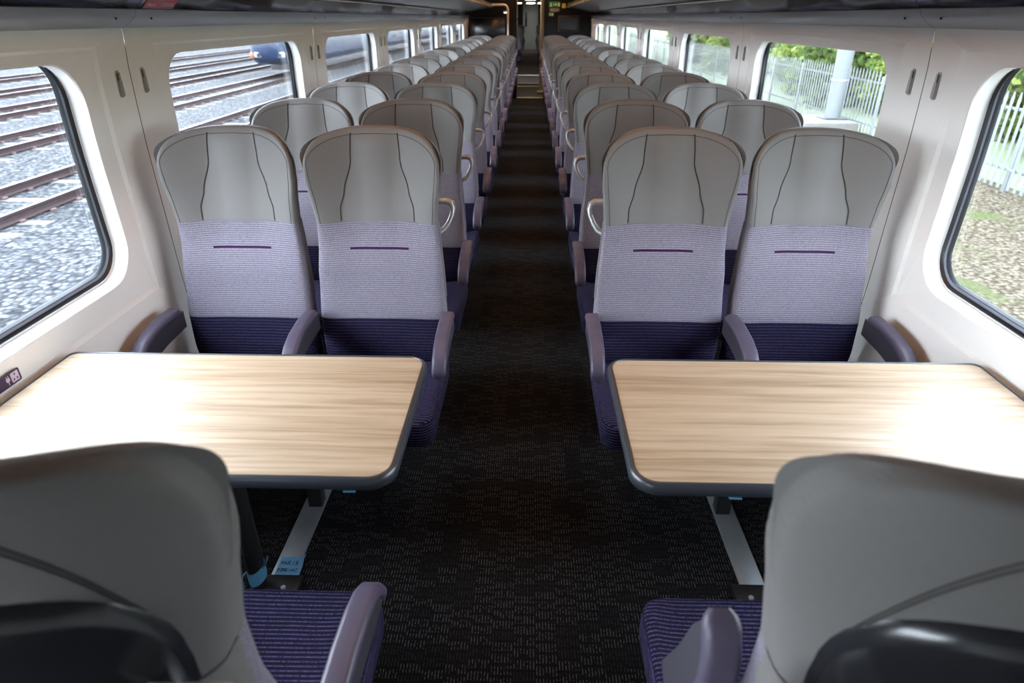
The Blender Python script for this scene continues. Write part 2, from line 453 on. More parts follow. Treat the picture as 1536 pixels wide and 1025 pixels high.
# luggage racks, one per bay and side
def rack_meshes(s):
    L = BAYP
    t = empty('luggage_rack', (0, 0, 0))
    lip = MB(); g = .0015
    pr = [(1.272, 1.538), (1.262, 1.541), (1.252, 1.545), (1.226, 1.562), (1.214, 1.574), (1.205, 1.592), (1.215, 1.60), (1.30, 1.60), (1.30, 1.538)]
    lip.prism([(s * x, g, z) for x, z in pr], (0, L - 2 * g, 0)); part(lip, 'lip', M['lip'], t, smooth=20)
    sh = MB(); pr = [(1.205, 1.595), (1.147, 1.652), (1.155, 1.66), (1.213, 1.603)]
    sh.prism([(s * x, g, z) for x, z in pr], (0, L - 2 * g, 0)); part(sh, 'smoked_panel', M['rackglass'], t, smooth=0)
    tr = MB(); tr.sweep([(s * 1.136, g, 1.662), (s * 1.136, L - g, 1.662)], rprof(.022, .016, .006)); part(tr, 'trim_rail', M['rail'], t)
    bs = MB(); pr = [(1.13, 1.672), (.74, 1.735), (.74, 1.752), (1.13, 1.69), (1.29, 1.69), (1.29, 1.672)]
    bs.prism([(s * x, g, z) for x, z in pr], (0, L - 2 * g, 0)); part(bs, 'shelf', M['rackshelf'], t, smooth=0)
    ra = MB(); ra.sweep([(s * .728, g, 1.748), (s * .728, L - g, 1.748)], rprof(.03, .034, .010))
    ra.sweep([(s * .745, g, 1.80), (s * .745, L - g, 1.80)], rprof(.016, .02, .006)); part(ra, 'front_rail', M['rail'], t)
    for y in (.03, L / 2, L - .03):
        br = MB(); br.prism([(s * 1.28, y - .008, 1.69), (s * .75, y - .008, 1.755), (s * .738, y - .008, 1.81), (s * .78, y - .008, 1.81), (s * 1.28, y - .008, 1.78)], (0, .016, 0))
        part(br, 'bracket', M['shellgrey'], t, smooth=0)
    for y in (.10, L - .10):
        c = MB(); c.tube([(s * 1.222, y, 1.570), (s * 1.2165, y, 1.565)], .003, 8); part(c, 'screw', M['groove'], t)
    return t
for s in (-1, 1):
    p = rack_meshes(s)
    side = 'left' if s < 0 else 'right'
    for i, k in enumerate(range(-1, 6)):
        o = p if i == 0 else copy_tree(p)
        o.location = (0, BAY0 + BAYP * k, 0)
        where = 'over the near table window' if k == -1 else 'behind the viewer' if k == -2 else f'over the {ordw[k]} window past the table'
        tag(o, f'smoked glass luggage rack with grey lip, {side} wall, {where}', 'luggage rack', f'luggage racks along the {side} wall')

# coat hooks on the pillars
def hook(s):
    t = empty('coat_hook', (0, 0, 0))
    b = MB(); b.prism([(s * 0, y, z) for y, z in rrect(-.0105, .0105, -.04, .04, .009, 4)], (-s * .004, 0, 0)); part(b, 'base_plate', M['hook'], t)
    c = MB(); c.prism([(-s * .004, y, z) for y, z in rrect(-.006, .006, -.004, .033, .0055, 4)], (-s * .001, 0, 0)); part(c, 'recess', M['hookdark'], t)
    h = MB(); h.prism([(-s * .004, y, z) for y, z in rrect(-.007, .007, -.036, .012, .006, 4)], (-s * .005, 0, 0)); h.prism([(-s * .004, y, z) for y, z in rrect(-.0015, .007, .010, .034, .001, 2)], (-s * .004, 0, 0)); part(h, 'hook', M['hook'], t)
    return t
for s in (-1, 1):
    p = hook(s); first = True
    for k in range(0, 6):
        for d in (-1, 1):
            o = p if first else copy_tree(p); first = False
            y = BAY0 + BAYP * k + d * .072
            o.location = (s * (wallx(1.381) + .0005), y, 1.381)
            side = 'left' if s < 0 else 'right'
            tag(o, f'grey flip-down coat hook on {side} wall, {"near" if d < 0 else "far"} side of the {ordw[k]} pillar past the table', 'coat hook', f'coat hooks on the {side} wall pillars')

# ------------------------------------------------------------------ seats
W_TAB = [(.38, .216), (.45, .22), (.62, .222), (.76, .217), (.88, .208), (.95, .204), (1.02, .210), (1.10, .221), (1.17, .229), (1.20, .230), (1.26, .226)]
Y_TAB = [(.38, -.135), (.50, -.155), (.62, -.143), (.76, -.108), (.95, -.060), (1.10, -.034), (1.2, -.024), (1.26, -.018)]
T_TAB = [(.38, .12), (.62, .115), (.95, .095), (1.10, .085), (1.26, .07)]
G_TAB = [(.38, .010), (.62, .020), (.85, .04), (.95, .062), (1.10, .10), (1.26, .125)]
def half_w(z): return lerp_table(W_TAB, z)
HZ0 = .95
def ztop(u): return 1.15 + (.100 - .010 * u * u) * max(0, 1 - abs(u) ** 3.0) ** (1 / 3.0)
def us(v): return lerp_table([(0, .61), (.15, .60), (.34, .51), (.66, .365), (1, .335)], v)
def surf(u, z, v, side):
    """side 0 front / 1 back; v = None below the headrest"""
    t = lerp_table(T_TAB, z); g = lerp_table(G_TAB, z)
    sv = (abs(u) ** 8 + (max(0, v) ** 7 if v is not None else 0)) ** (1 / 8)
    sv = min(1, sv)
    e = max(0, 1 - sv ** 5.5) ** (1 / 5.5)
    y = lerp_table(Y_TAB, z); wing = g * (max(0, abs(u) - .22) / .78) ** 1.7
    if side == 0:
        yy = y - wing + (1 - e) * t * .5
        if v is not None:
            q = abs(u) / us(v)
            if q < 1: yy -= .011 * (1 - q * q) * min(1, (1 - v) * 6)
            else: yy -= .004 * (1 - ((abs(u) - us(v)) / (1 - us(v)) * 2 - 1) ** 2) * min(1, (1 - v) * 6)
        else: yy -= .006 * (1 - u * u)
    else:
        yy = y + t - wing - (1 - e) * t * .5 + .006 * (1 - u * u) * e
    return yy
US = [math.sin(PI / 2 * i / 40) for i in range(-40, 41)]
def head_pt(u, v, side):
    z = HZ0 + v * (ztop(u) - HZ0)
    return (u * half_w(z), surf(u, z, v, side), z)
def low_pt(u, z, side): return (u * half_w(z), surf(u, z, None, side), z)
def section(z0, z1, nz):
    mb = MB(); zs = [z0 + (z1 - z0) * i / nz for i in range(nz + 1)]
    f = [[low_pt(u, z, 0) for u in US] for z in zs]; b = [[low_pt(u, z, 1) for u in US] for z in zs]
    for j in (0, -1):
        mb.grid([f[j], b[j]])
    mb.grid(f); mb.grid(b); return mb
def head():
    mb = MB(); vs = [math.sin(PI / 2 * i / 38) for i in range(39)]
    f = [[head_pt(u, v, 0) for u in US] for v in vs]; b = [[head_pt(u, v, 1) for u in US] for v in vs]
    mb.grid(f); mb.grid(b); mb.grid([f[0], b[0]])
    # the leather runs further down the rear than the front
    zs = [.952, .93, .90, .86, .82, .78, .74, .70, .68]
    o_ = [[(lambda p: (p[0] * 1.008, p[1] + .004, p[2]))(low_pt(u, z, 1)) for u in US] for z in zs]
    i_ = [[(lambda p: (p[0] * 1.008, p[1] - .001, p[2]))(low_pt(u, z, 1)) for u in US] for z in zs]
    mb.grid(o_); mb.grid(i_)
    for j in (0, -1):
        mb.grid([o_[j], i_[j]]); mb.grid([[r[j] for r in o_], [r[j] for r in i_]])
    return mb
def arm_meshes(parent, x, name='armrest'):
    # origin at the pivot
    path = [(0, 0, .0), (0, -.08, .002), (0, -.16, -.006), (0, -.215, -.022), (0, -.25, -.045), (0, -.268, -.072), (0, -.272, -.095)]
    # smoother path
    pts = []
    for i in range(len(path) - 1):
        for k in range(3):
            t = k / 3; pts.append(tuple(path[i][j] * (1 - t) + path[i + 1][j] * t for j in range(3)))
    pts.append(path[-1])
    sc_ = [1] * (len(pts) - 3) + [.97, .85, .55]
    mb = MB(); mb.sweep(pts, rprof(.046, .026, .011, 4), up=(0, 0, 1), scale=sc_)
    a = part(mb, name, M['arm'], parent); a.location = (x, -.19, .657)
    core = MB(); core.prism([(-.016, y, z) for y, z in ((.03, -.010), (-.15, -.014), (-.215, -.03), (-.25, -.055), (-.258, -.085), (-.20, -.088), (-.10, -.075), (.03, -.07))], (.032, 0, 0))
    c = part(core, 'armrest_core', M['armcore'], a, smooth=20)
    return a
def make_seat(aisle, win):
    """aisle: +1/-1 = local x direction of the aisle; win: a window seat"""
    t = empty('train_seat', (0, 0, 0))
    hd = part(head(), 'headrest', M['leather'], t, smooth=60)
    # seams of the headrest: two curved joints, outline stitching, arch on the back
    sm = MB()
    for sg in (-1, 1):
        pts = []
        for i in range(25):
            v = .012 + .935 * i / 24; u = sg * us(v); p = head_pt(u, v, 0); pts.append((p[0], p[1] - .0002, p[2]))
        sm.tube(pts, .0023, 6, up=(0, 1, 0))
    pts = []
    for i in range(13): pts.append((-.925, i / 12 * .66))
    for i in range(1, 24):
        a = PI - PI * i / 24; pts.append((.925 * (abs(math.cos(a)) ** .5) * (1 if math.cos(a) > 0 else -1), .66 + .275 * math.sin(a) ** .5))
    for i in range(13): pts.append((.925, .66 - i / 12 * .66))
    q = []
    for u, v in pts:
        p = head_pt(u, v, 0); q.append((p[0], p[1] - .0001, p[2]))
    sm.tube(q, .0009, 5, up=(0, 1, 0))
    part(sm, 'seam', M['seam'], hd)
    sb = MB()
    for off in (0, .006):
        q = []
        for i in range(41):
            u = -.86 + 1.72 * i / 40
            z = 1.235 - .31 * abs(u) ** 2.6 - off; p = (u * half_w(z), 0, z)
            v = (z - HZ0) / (ztop(u) - HZ0); q.append((p[0], surf(u, z, max(0, v), 1) + .0002, z))
        sb.tube(q, .0011, 5, up=(0, 1, 0))
    part(sb, 'back_seam', M['seam'], hd)
    bp = part(section(.6225, HZ0 - .0005, 14), 'back_panel', M['lavender'], t, smooth=60)
    st = MB(); w = .101
    st.grid([[(x, surf(x / half_w(z), z, None, 0) - d, z) for x in [(-w + 2 * w * i / 12) for i in range(13)]] for z, d in ((.8580, -.001), (.8580, .0016), (.8650, .0016), (.8650, -.001))])
    part(st, 'trim_strip', M['strip'], bp)
    part(section(.40, .622, 12), 'lumbar_panel', M['navy'], t, smooth=60)
    # seat cushion
    cu = MB(); rows = []
    for i in range(29):
        a = 2 * PI * i / 28
    x0, x1, y0, y1 = -.226, .226, -.572, -.10
    bmz = [(0.0, .385, .955), (.15, .378, .985), (.3, .40, 1.0), (.55, .425, 1.0), (.75, .445, .995), (.88, .455, .97), (1.0, .459, .91)]
    out = rrect(x0, x1, y0, y1, .05, 6)
    cyy = (y0 + y1) / 2
    rings = []
    for _, z, k in bmz:
        rings.append([(x * k, cyy + (y - cyy) * k, z + .014 * (abs(x) / .226) ** 3 * (z > .42) - .012 * ((y - y0) / (y1 - y0)) * (z > .42)) for x, y in out])
    vv = cu.grid(rings, closed_u=True)
    cu.bm.faces.new(vv[0]); 
    # top: inner rings
    for kk, dz in ((.7, .001), (.4, .001), (.1, .001)):
        pass
    top = rings[-1]; inner = [top]
    for f_ in (.85, .6, .3, .02): inner.append([(x * f_, cyy + (y - cyy) * f_, .4605 + .014 * (abs(x * f_) / .226) ** 3 - .012 * ((cyy + (y - cyy) * f_ - y0) / (y1 - y0))) for x, y, z in top])
    cu.grid(inner, closed_u=True)
    part(cu, 'seat_cushion', M['navyseat'], t, smooth=60)
    # base under the cushion
    ba = MB(); ba.box((0, -.30, .355), (.40, .40, .05), .012); part(ba, 'seat_pan', M['blackmetal'], t)
    # rear shell
    shm = MB(); ro, ri = [], []
    AS = [math.sin(PI / 2 * i / 16) for i in range(-16, 17)]
    vs = [0, .1, .2, .3, .4, .5, .6, .7, .78, .85, .9, .94, .97, .99, 1]
    for v in vs:
        r1, r2 = [], []
        for a in AS:
            zt = .93 + .218 * max(0, 1 - abs(a) ** 3.2) ** (1 / 3.2)
            z = .33 + v * (zt - .33)
            hw = min(.188, half_w(max(z, .40)) * .92); x = a * hw
            e = max(0, 1 - max(abs(a), v) ** 6) ** (1 / 6)
            zc = max(z, .40); u = x / half_w(zc)
            yb = surf(u, zc, max(0, (z - HZ0) / (ztop(u) - HZ0)) if z > HZ0 else None, 1)
            r1.append((x, yb - .004 + .024 * e, z)); r2.append((x, yb - .006, z))
        ro.append(r1); ri.append(r2)
    shm.grid(ro); shm.grid(ri)
    for j in (0, -1): shm.grid([ro[j], ri[j]])
    for j in (0, -1): shm.grid([[r[j] for r in ro], [r[j] for r in ri]])
    part(shm, 'back_shell', M['shell'], t, smooth=60)
    if not win:
        h = MB(); a = aisle
        pts = [(a * .165, .035, .992), (a * .20, .036, .995), (a * .226, .034, .995), (a * .241, .030, .988), (a * .246, .027, .972), (a * .242, .022, .950), (a * .230, .012, .924), (a * .214, .0, .904), (a * .19, -.01, .892)]
        h.sweep(pts, rprof(.016, .042, .006), up=(0, 1, 0)); part(h, 'grab_handle', M['handle'], t)
        arm_meshes(t, aisle * .238); arm_meshes(t, -aisle * .238)
        lg = MB(); lg.box((-aisle * .24, -.41, .165), (.05, .05, .33), .006); lg.box((-aisle * .24, -.09, .165), (.05, .06, .33), .006); lg.box((-aisle * .24, -.25, .33), (.06, .44, .05), .008)
        lg.box((-aisle * .24, -.09, .012), (.085, .12, .024), .006)
        part(lg, 'pedestal', M['blackmetal'], t)
    else:
        arm_meshes(t, -aisle * .242)
        lg = MB(); lg.box((-aisle * .225, -.3, .24), (.04, .1, .2), .006); lg.box((-aisle * .225, -.3, .33), (.12, .3, .04), .006); lg.box((-aisle * .235, -.3, .07), (.04, .1, .14), .006)
        part(lg, 'wall_bracket', M['blackmetal'], t)
    return t
proto = {(a, w): make_seat(a, w) for a in (-1, 1) for w in (False, True)}
used = set()
def place_seat(a, w, loc, rz, label, group):
    if (a, w) in used: o = copy_tree(proto[(a, w)])
    else: o = proto[(a, w)]; used.add((a, w))
    o.location = loc; o.rotation_euler = (0, 0, rz); tag(o, label, 'seat', group)
    return o
seats = []
for k in range(NROW):
    for s in (-1, 1):
        side = 'left' if s < 0 else 'right'
        for w in (False, True):
            row = 'front row facing the table' if k == 0 else f'{ordw[k]} row from the table' if k < NROW - 1 else 'last row by the end wall'
            lab = f'{"window" if w else "aisle"} seat with grey headrest, {side} of the aisle, {row}'
            o = place_seat(-s, w, (s * (XW if w else XA), ROW_Y + ROW_P * k, 0), 0, lab, f'{"window" if w else "aisle"} seats {side} of the aisle')
for s in (-1, 1):
    side = 'left' if s < 0 else 'right'
    o = place_seat(s, False, (s * (XA + .014), NEAR_Y, 0), PI, f'grey aisle seat seen from behind at the near {side}, facing the table', 'near seats with their backs to the viewer')
    if s > 0:
        for c in ALLKIDS: pass
        kids = [c for c in COL.objects if c.parent == o and c.name.startswith('armrest')]
        kids.sort(key=lambda c: (o.matrix_basis @ c.location).x)
        kids[0].rotation_euler = (R(-120), 0, 0)   # this aisle armrest is swung up
        kids[0]['label'] = 'armrest swung upright'
    place_seat(s, True, (s * (XW + .008), NEAR_Y, 0), PI, f'window seat beside the near {side} aisle seat, facing the table', 'near seats with their backs to the viewer')

# ------------------------------------------------------------------ tables
def make_table(s):
    t = empty('dining_table', (0, 0, 0))
    xa, xw = .243, 1.262
    def outline(i, r, z, rw=.03):
        pts = []
        x0, x1, y0, y1 = xa + i, xw - i, TABLE_Y0 + i, TABLE_Y1 - i
        for cx, cy, a0, rr in ((x1 - rw, y1 - rw, 0, rw), (x0 + r, y1 - r, 90, r), (x0 + r, y0 + r, 180, r), (x1 - rw, y0 + rw, 270, rw)):
            for k in range(9):
                a = R(a0 + 90 * k / 8); pts.append((s * (cx + rr * math.cos(a)), cy + rr * math.sin(a), z))
        return pts
    z = TABLE_Z
    top = MB(); a = outline(.0135, .047, z, .02)
    r0 = top.grid([outline(.0135, .047, z - .02, .02), outline(.0135, .047, z - .0006, .02), outline(.0145, .046, z, .02)], closed_u=True)
    top.bm.faces.new(r0[-1]); top.bm.faces.new(r0[0]); part(top, 'tabletop', M['wood'], t, smooth=30)
    rim = MB(); prof = [(.0137, z - .002), (.012, z + .0015), (.008, z + .002), (.0035, z - .001), (.0005, z - .008), (0, z - .016), (.002, z - .026), (.008, z - .031), (.016, z - .031)]
    r1 = rim.grid([outline(i, .06 - i, zz, .032 - i) for i, zz in prof], closed_u=True); rim.bm.faces.new(r1[-1])
    part(rim, 'edge_rim', M['rim'], t, smooth=50)
    lg = MB(); lg.tube([(s * .782, 1.366, .0), (s * .782, 1.366, .70)], .026, 20); part(lg, 'leg', M['blackmetal'], t)
    ft = MB(); ft.box((s * .735, 1.366, .012), (.15, .085, .022), .006); part(ft, 'foot', M['blackmetal'], t)
    b = MB(); b.tube([(s * .705, 1.352, .02), (s * .705, 1.352, .030)], .008, 6); part(b, 'bolt', M['steel'], t)
    br = MB(); br.box((s * .80, 1.28, .688), (.75, .07, .024), .005); br.box((s * 1.235, 1.28, .60), (.035, .30, .2), .01); part(br, 'bracket', M['blackmetal'], t)
    return t
tag(make_table(-1), 'oak effect table with dark rim left of the aisle', 'table', 'tables either side of the aisle')
tag(make_table(1), 'oak effect table with dark rim right of the aisle', 'table', 'tables either side of the aisle')
for s, nm in ((-1, 'left'), (1, 'right')):
    mb = MB(); mb.box((s * .732, 1.705, .0035), (.078, .70, .007), .002)
    tag(mb.build('floor_track_cover', M['steel']), f'flat brushed steel track cover on the carpet under the {nm} table', 'floor track', 'steel floor track covers')

# masking tape
t = empty('masking_tape', (-.722, 1.452, .0078))
mb = MB(); rows = []
for i in range(9):
    x = -.038 + .080 * i / 8
    rows.append([(x, y, .0012 + .0012 * math.sin(i * 1.7 + y * 60) + (.012 * max(0, (i - 6) / 2) ** 2 * (1 if y > 0 else .2))) for y in (-.042 + .006 * math.sin(i * 2.1), -.02, 0, .02, .040 + .004 * math.sin(i * 3.3))])
mb.grid(rows); 
me = part(mb, 'tape_strip', M['tape'], t)
me.modifiers.new('s', 'SOLIDIFY').thickness = .0006
for body, x, y, sz in (('FAX / 5', -.032, .006, .020), ('F 242 / AC', -.034, -.022, .0165)):
    text_mesh(body, sz, 'handwriting', M['ink'], t, Matrix.Translation((x, y, .0036)) @ Matrix.Scale(.88, 4, (1, 0, 0)))
tag(t, 'torn blue masking tape with black handwriting stuck on the steel floor strip', 'tape')
t = empty('masking_tape', (-.782, 1.366, .05))
mb = MB()
rows = []
for i in range(25):
    a = 2 * PI * i / 24
    rows.append([((.0275 + d) * math.cos(a), (.0275 + d) * math.sin(a), .0 + z + .014 * math.cos(a - .6)) for z, d in ((0, .0), (.026, .001), (.05, .0))])
mb.grid(rows)
w_ = part(mb, 'tape_wrap', M['tape'], t); w_.modifiers.new('s', 'SOLIDIFY').thickness = .0008
mb = MB(); mb.grid([[(-.030, -.012, .03), (-.028, .006, .028)], [(-.046, -.018, .012), (-.044, .002, .014)], [(-.050, -.02, -.012), (-.047, -.004, -.006)], [(-.044, -.024, -.032), (-.041, -.012, -.026)]])
w_ = part(mb, 'loose_end', M['tape'], t); w_.modifiers.new('s', 'SOLIDIFY').thickness = .0008
mb = MB(); mb.grid([[(.026, -.010, .05), (.026, .008, .05)], [(.036, -.012, .062), (.036, .008, .066)], [(.044, -.012, .08), (.042, .006, .088)]])
w_ = part(mb, 'loose_flap', M['tape'], t); w_.modifiers.new('s', 'SOLIDIFY').thickness = .0008
tag(t, 'blue masking tape wrapped round the foot of the left table leg', 'tape')
for s, x, y, nm in ((-1, -.337, 1.02, 'left'), (1, .455, 1.02, 'right')):
    mb = MB(); mb.box((x, y, .6975), (.026, .016, .002))
    tag(mb.build('masking_tape', M['tape']), f'scrap of blue masking tape under the near edge of the {nm} table', 'tape')

# socket sticker on the left wall
t = empty('socket_sticker', (-wallx(.755) + .0002, 1.30, .757))
ST = Matrix(((0, 0, 1, 0), (1, 0, 0, 0), (0, 1, 0, 0), (0, 0, 0, 1)))   # text x -> +y, text y -> z, normal +x
st = MB(); st.prism([(0, y, z) for y, z in rrect(-.17, .078, -.0175, .0175, .005, 4)], (.0008, 0, 0)); part(st, 'plate', M['signpurple'], t, smooth=0)
ic = MB(); ic.prism([(.0008, y, z) for y, z in rrect(.047, .072, -.013, .013, .002, 3)], (.0004, 0, 0)); p_ = part(ic, 'socket_symbol', M['signlilac'], t, smooth=0)
for y, z in ((.0595, .007), (.054, -.006), (.065, -.006)):
    h_ = MB(); h_.box((.0013, y, z), (.0005, .004, .005)); part(h_, 'pin_hole', M['signpurple'], p_, smooth=0)
pl = MB()
pl.prism([(.0008, y, z) for y, z in rrect(.030, .042, -.004, .006, .003, 3)], (.0004, 0, 0)); pl.box((.001, .036, -.008), (.0004, .0025, .010)); pl.box((.001, .033, .0085), (.0004, .002, .006)); pl.box((.001, .039, .0085), (.0004, .002, .006))
part(pl, 'plug_symbol', M['signlilac'], t, smooth=0)
for i, body in enumerate(('Power for laptops', 'and phones', 'under your seat')):
    text_mesh(body, .0092, 'lettering', M['signlilac'], t, Matrix.Translation((.0011, -.068, .0062 - .0098 * i)) @ ST)
tag(t, 'dark purple socket sticker on the left wall above the table edge', 'sticker')

# red alarm sign under the left rack
t = empty('alarm_sign', (0, 0, 0))
def on_shelf(y, d, dz): return (-(1.204 - .713 * d) + .70 * dz, y, 1.596 + .70 * d - .713 * dz)
y0 = BAY0 + .03; Lr = .19
pr = MB(); pr.prism([on_shelf(y0, .0, .0005), on_shelf(y0 + Lr, .0, .0005), on_shelf(y0 + Lr, .078, .0005), on_shelf(y0, .078, .0005)], (.001, 0, -.001)); part(pr, 'plate', M['red'], t, smooth=0)
ex = Vector((0, 1, 0)); ez = (Vector(on_shelf(0, .1, 0)) - Vector(on_shelf(0, 0, 0))).normalized()
def SM(y, d):
    o_ = Vector(on_shelf(y, d, .0022)); nn = ex.cross(ez)
    return Matrix(((ex.x, ez.x, nn.x, o_.x), (ex.y, ez.y, nn.y, o_.y), (ex.z, ez.z, nn.z, o_.z), (0, 0, 0, 1)))
text_mesh('Alarm', .021, 'lettering', M['signwhite'], t, SM(y0 + .012, .010))
ln = MB()
def sq(mb, pts): mb.prism([on_shelf(y0 + a, d, .0018) for a, d in pts], (.0004, 0, -.0004))
for d, a, b in ((.012, .10, .18), (.020, .10, .172), (.045, .14, .165)): sq(ln, ((a, d), (b, d), (b, d + .003), (a, d + .003)))
part(ln, 'small_print', M['signwhite'], t, smooth=0)
bl = MB(); sq(bl, ((.025, .042), (.06, .042), (.056, .047), (.052, .064), (.033, .064), (.029, .047))); sq(bl, ((.038, .036), (.047, .036), (.047, .041), (.038, .041)))
part(bl, 'bell_symbol', M['signwhite'], t, smooth=0)
ha = MB(); sq(ha, ((.102, .040), (.110, .040), (.113, .066), (.099, .066))); part(ha, 'hand_symbol', M['signwhite'], t, smooth=0)
tag(t, 'red Alarm sign under the left luggage rack near the first pillar', 'sign')

# ------------------------------------------------------------------ far end of the carriage
mb = MB(); mb.box((-.80, END_Y + .06, 1.1), (1.06, .06, 2.3)); mb.box((.82, END_Y + .06, 1.1), (1.02, .06, 2.3)); mb.box((0, END_Y + .06, 2.15), (.7, .06, .25))
tag(mb.build('wall_end', M['dark']), 'black end wall with a doorway at the far end of the aisle', 'wall', kind='structure')
mb = MB(); mb.box((0, 16.4, -.06), (2.6, 3.5, .1)); 
for i in range(40): mb.box((-.30 + .6 * i / 39, 16.4, -.008), (.006, 3.3, .006))
tag(mb.build('floor_vestibule', M['grating']), 'dark ribbed vestibule floor beyond the far threshold', 'floor', kind='structure')
mb = MB(); mb.box((0, 28.6, -.06), (2.6, 20.9, .1)); tag(mb.build('floor_next', M['farcarpet']), 'brown carpet in the next carriage', 'floor', kind='structure')
for i, (y, w, lab) in enumerate(((14.72, .66, 'pale threshold strip at the near end of the vestibule floor'), (17.3, .68, 'pale threshold strip on the near step of the gangway'), (18.15, .66, 'pale threshold strip on the far step of the gangway'), (20.8, .8, 'pale threshold strip where the brown carpet starts'), (38.6, .9, 'pale strip at the foot of the far grey-blue door'))):
    mb = MB(); mb.box((0, y, .004), (w, .09 if i < 3 else .14, .012), .003); tag(mb.build('threshold_strip', M['gold']), lab, 'threshold strip', 'threshold strips in the aisle')
# vestibule walls, next carriage shell
mb = MB(); mb.box((-.62, 16.4, 1.1), (.05, 3.4, 2.3)); mb.box((-.52, 18.2, 1.1), (.35, .06, 2.3)); tag(mb.build('wall_vestibule_left', M['dark']), 'dark vestibule wall left of the far doorway', 'wall', kind='structure')
mb = MB(); mb.box((.62, 16.4, 1.1), (.05, 3.4, 2.3)); mb.box((.52, 18.2, 1.1), (.35, .06, 2.3)); tag(mb.build('wall_vestibule_right', M['dark']), 'dark vestibule wall right of the far doorway', 'wall', kind='structure')
for s, nm in ((-1, 'left'), (1, 'right')):
    mb = MB(); mb.box((s * 1.30, 28.6, 1.1), (.05, 20.9, 2.3)); tag(mb.build(f'wall_next_{nm}', M['cream']), f'beige {nm} wall of the next carriage', 'wall', kind='structure')
mb = MB(); mb.box((0, 27, 2.28), (2.7, 25, .06)); tag(mb.build('ceiling_next', M['ceil']), 'ceiling of the vestibule and next carriage', 'ceiling', kind='structure')
d = empty('door_1', (0, 39, 0)); tag(d, 'grey-blue sliding door at the far end of the next carriage', 'door', kind='structure')
mb = MB(); mb.box((0, 0, 1.1), (.84, .05, 2.25), .02); part(mb, 'door_leaf', M['bluedoor'], d)
mb = MB(); mb.box((-.25, -.03, 1.45), (.10, .02, .7), .01); part(mb, 'door_window', M['darkglass'], d)
mb = MB(); mb.box((-.84, .05, 1.1), (.95, .06, 2.35)); mb.box((.84, .05, 1.1), (.95, .06, 2.35)); mb.box((0, .05, 2.2), (.9, .06, .25)); part(mb, 'door_surround', M['dark'], d)
# posts and rails
def post(name, pts, r, mat, label, cat):
    mb = MB(); mb.tube(pts, r, 12); o = mb.build(name, mat); tag(o, label, cat); return o
t = empty('door_post', (.275, 15.65, 0)); mb = MB(); mb.box((0, 0, 1.1), (.085, .07, 2.2), .015); part(mb, 'upright', M['cream'], t); mb = MB(); mb.box((-.01, -.02, .03), (.16, .12, .06), .015); part(mb, 'foot', M['cream'], t)
tag(t, 'thick cream door post right of the far doorway', 'door post')
t = empty('door_post', (-.355, 18.0, 0)); mb = MB(); mb.box((0, 0, 1.1), (.06, .06, 2.2), .012); part(mb, 'upright', M['cream'], t); mb = MB(); mb.tube([(-.05, -.05, 1.35), (-.035, -.1, 1.30), (-.035, -.1, .62), (-.05, -.05, .55)], .018, 8); part(mb, 'black_handle', M['blackmetal'], t)
tag(t, 'thin cream door post with black handle left of the far doorway', 'door post')
t = empty('door_jamb', (-.285, 15.0, 0)); mb = MB(); mb.box((0, 0, 1.1), (.05, .5, 2.2), .01); part(mb, 'jamb', M['shellgrey'], t)
tag(t, 'dark grey door jamb left of the far doorway', 'door jamb')
path = [(-.98, 14.3, 1.79), (-.62, 14.3, 1.79)]
for i in range(1, 9):
    a = R(90 - 90 * i / 8); path.append((-.53 + .09 * math.cos(a) - .0, 14.3, 1.70 + .09 * math.sin(a)))
path += [(-.44, 14.3, 1.2), (-.44, 14.3, 0)]
post('grab_rail', path, .02, M['cream'], 'bent cream grab rail left of the far doorway', 'grab rail')
t = empty('luggage_stack', (-.86, 14.45, 0)); mb = MB(); mb.box((0, 0, .62), (.74, .28, 1.24), .02); part(mb, 'cabinet', M['dark'], t)
gp = MB(); gp.box((0, -.145, 1.33), (.72, .014, .42), .004); part(gp, 'glass_screen', M['darkglass'], t)
mb = MB(); mb.box((0, -.145, 1.555), (.74, .024, .02), .004); part(mb, 'top_rail', M['blackmetal'], t)
tag(t, 'dark luggage stack with glass screen at the far left end wall', 'luggage stack')
t = empty('display_screen', (.80, END_Y + .04, 1.45)); mb = MB(); mb.box((0, -.02, 0), (.44, .04, .30), .01); part(mb, 'casing', M['blackmetal'], t); mb = MB(); mb.box((0, -.043, 0), (.34, .006, .22)); part(mb, 'screen', M['darkglass'], t)
tag(t, 'dark display screen on the black far right end wall', 'screen')
t = empty('exit_sign', (.505, END_Y + .03, 1.80)); mb = MB(); mb.box((0, -.006, 0), (.23, .01, .10)); part(mb, 'plate', M['green'], t)
fig = MB(); fig.box((-.075, -.013, .02), (.018, .004, .02)); fig.box((-.075, -.013, -.008), (.028, .004, .03)); fig.box((-.092, -.013, -.03), (.03, .004, .012)); fig.box((-.06, -.013, -.032), (.012, .004, .024)); part(fig, 'running_figure', M['signpale'], t)
ar = MB(); ar.prism([(x, -.015, z) for x, z in ((-.03, -.008), (.02, -.008), (.02, -.025), (.055, 0), (.02, .025), (.02, .008), (-.03, .008))], (0, .004, 0)); part(ar, 'arrow', M['signpale'], t); 
dr = MB(); dr.box((.085, -.013, -.004), (.035, .004, .06)); part(dr, 'door_symbol', M['signpale'], t)
tag(t, 'green exit sign high on the black end wall right of the doorway', 'sign')
t = empty('notice', (.505, END_Y + .03, 1.70)); mb = MB(); mb.box((0, -.006, 0), (.23, .01, .075)); part(mb, 'plate', M['signpurple'], t)
mb = MB()
for z, a in ((.02, .18), (0, .2), (-.02, .16)): mb.box((0, -.013, z), (a, .004, .007))
part(mb, 'print', M['signpale'], t); tag(t, 'purple notice with pale lines of print under the green exit sign', 'sign')
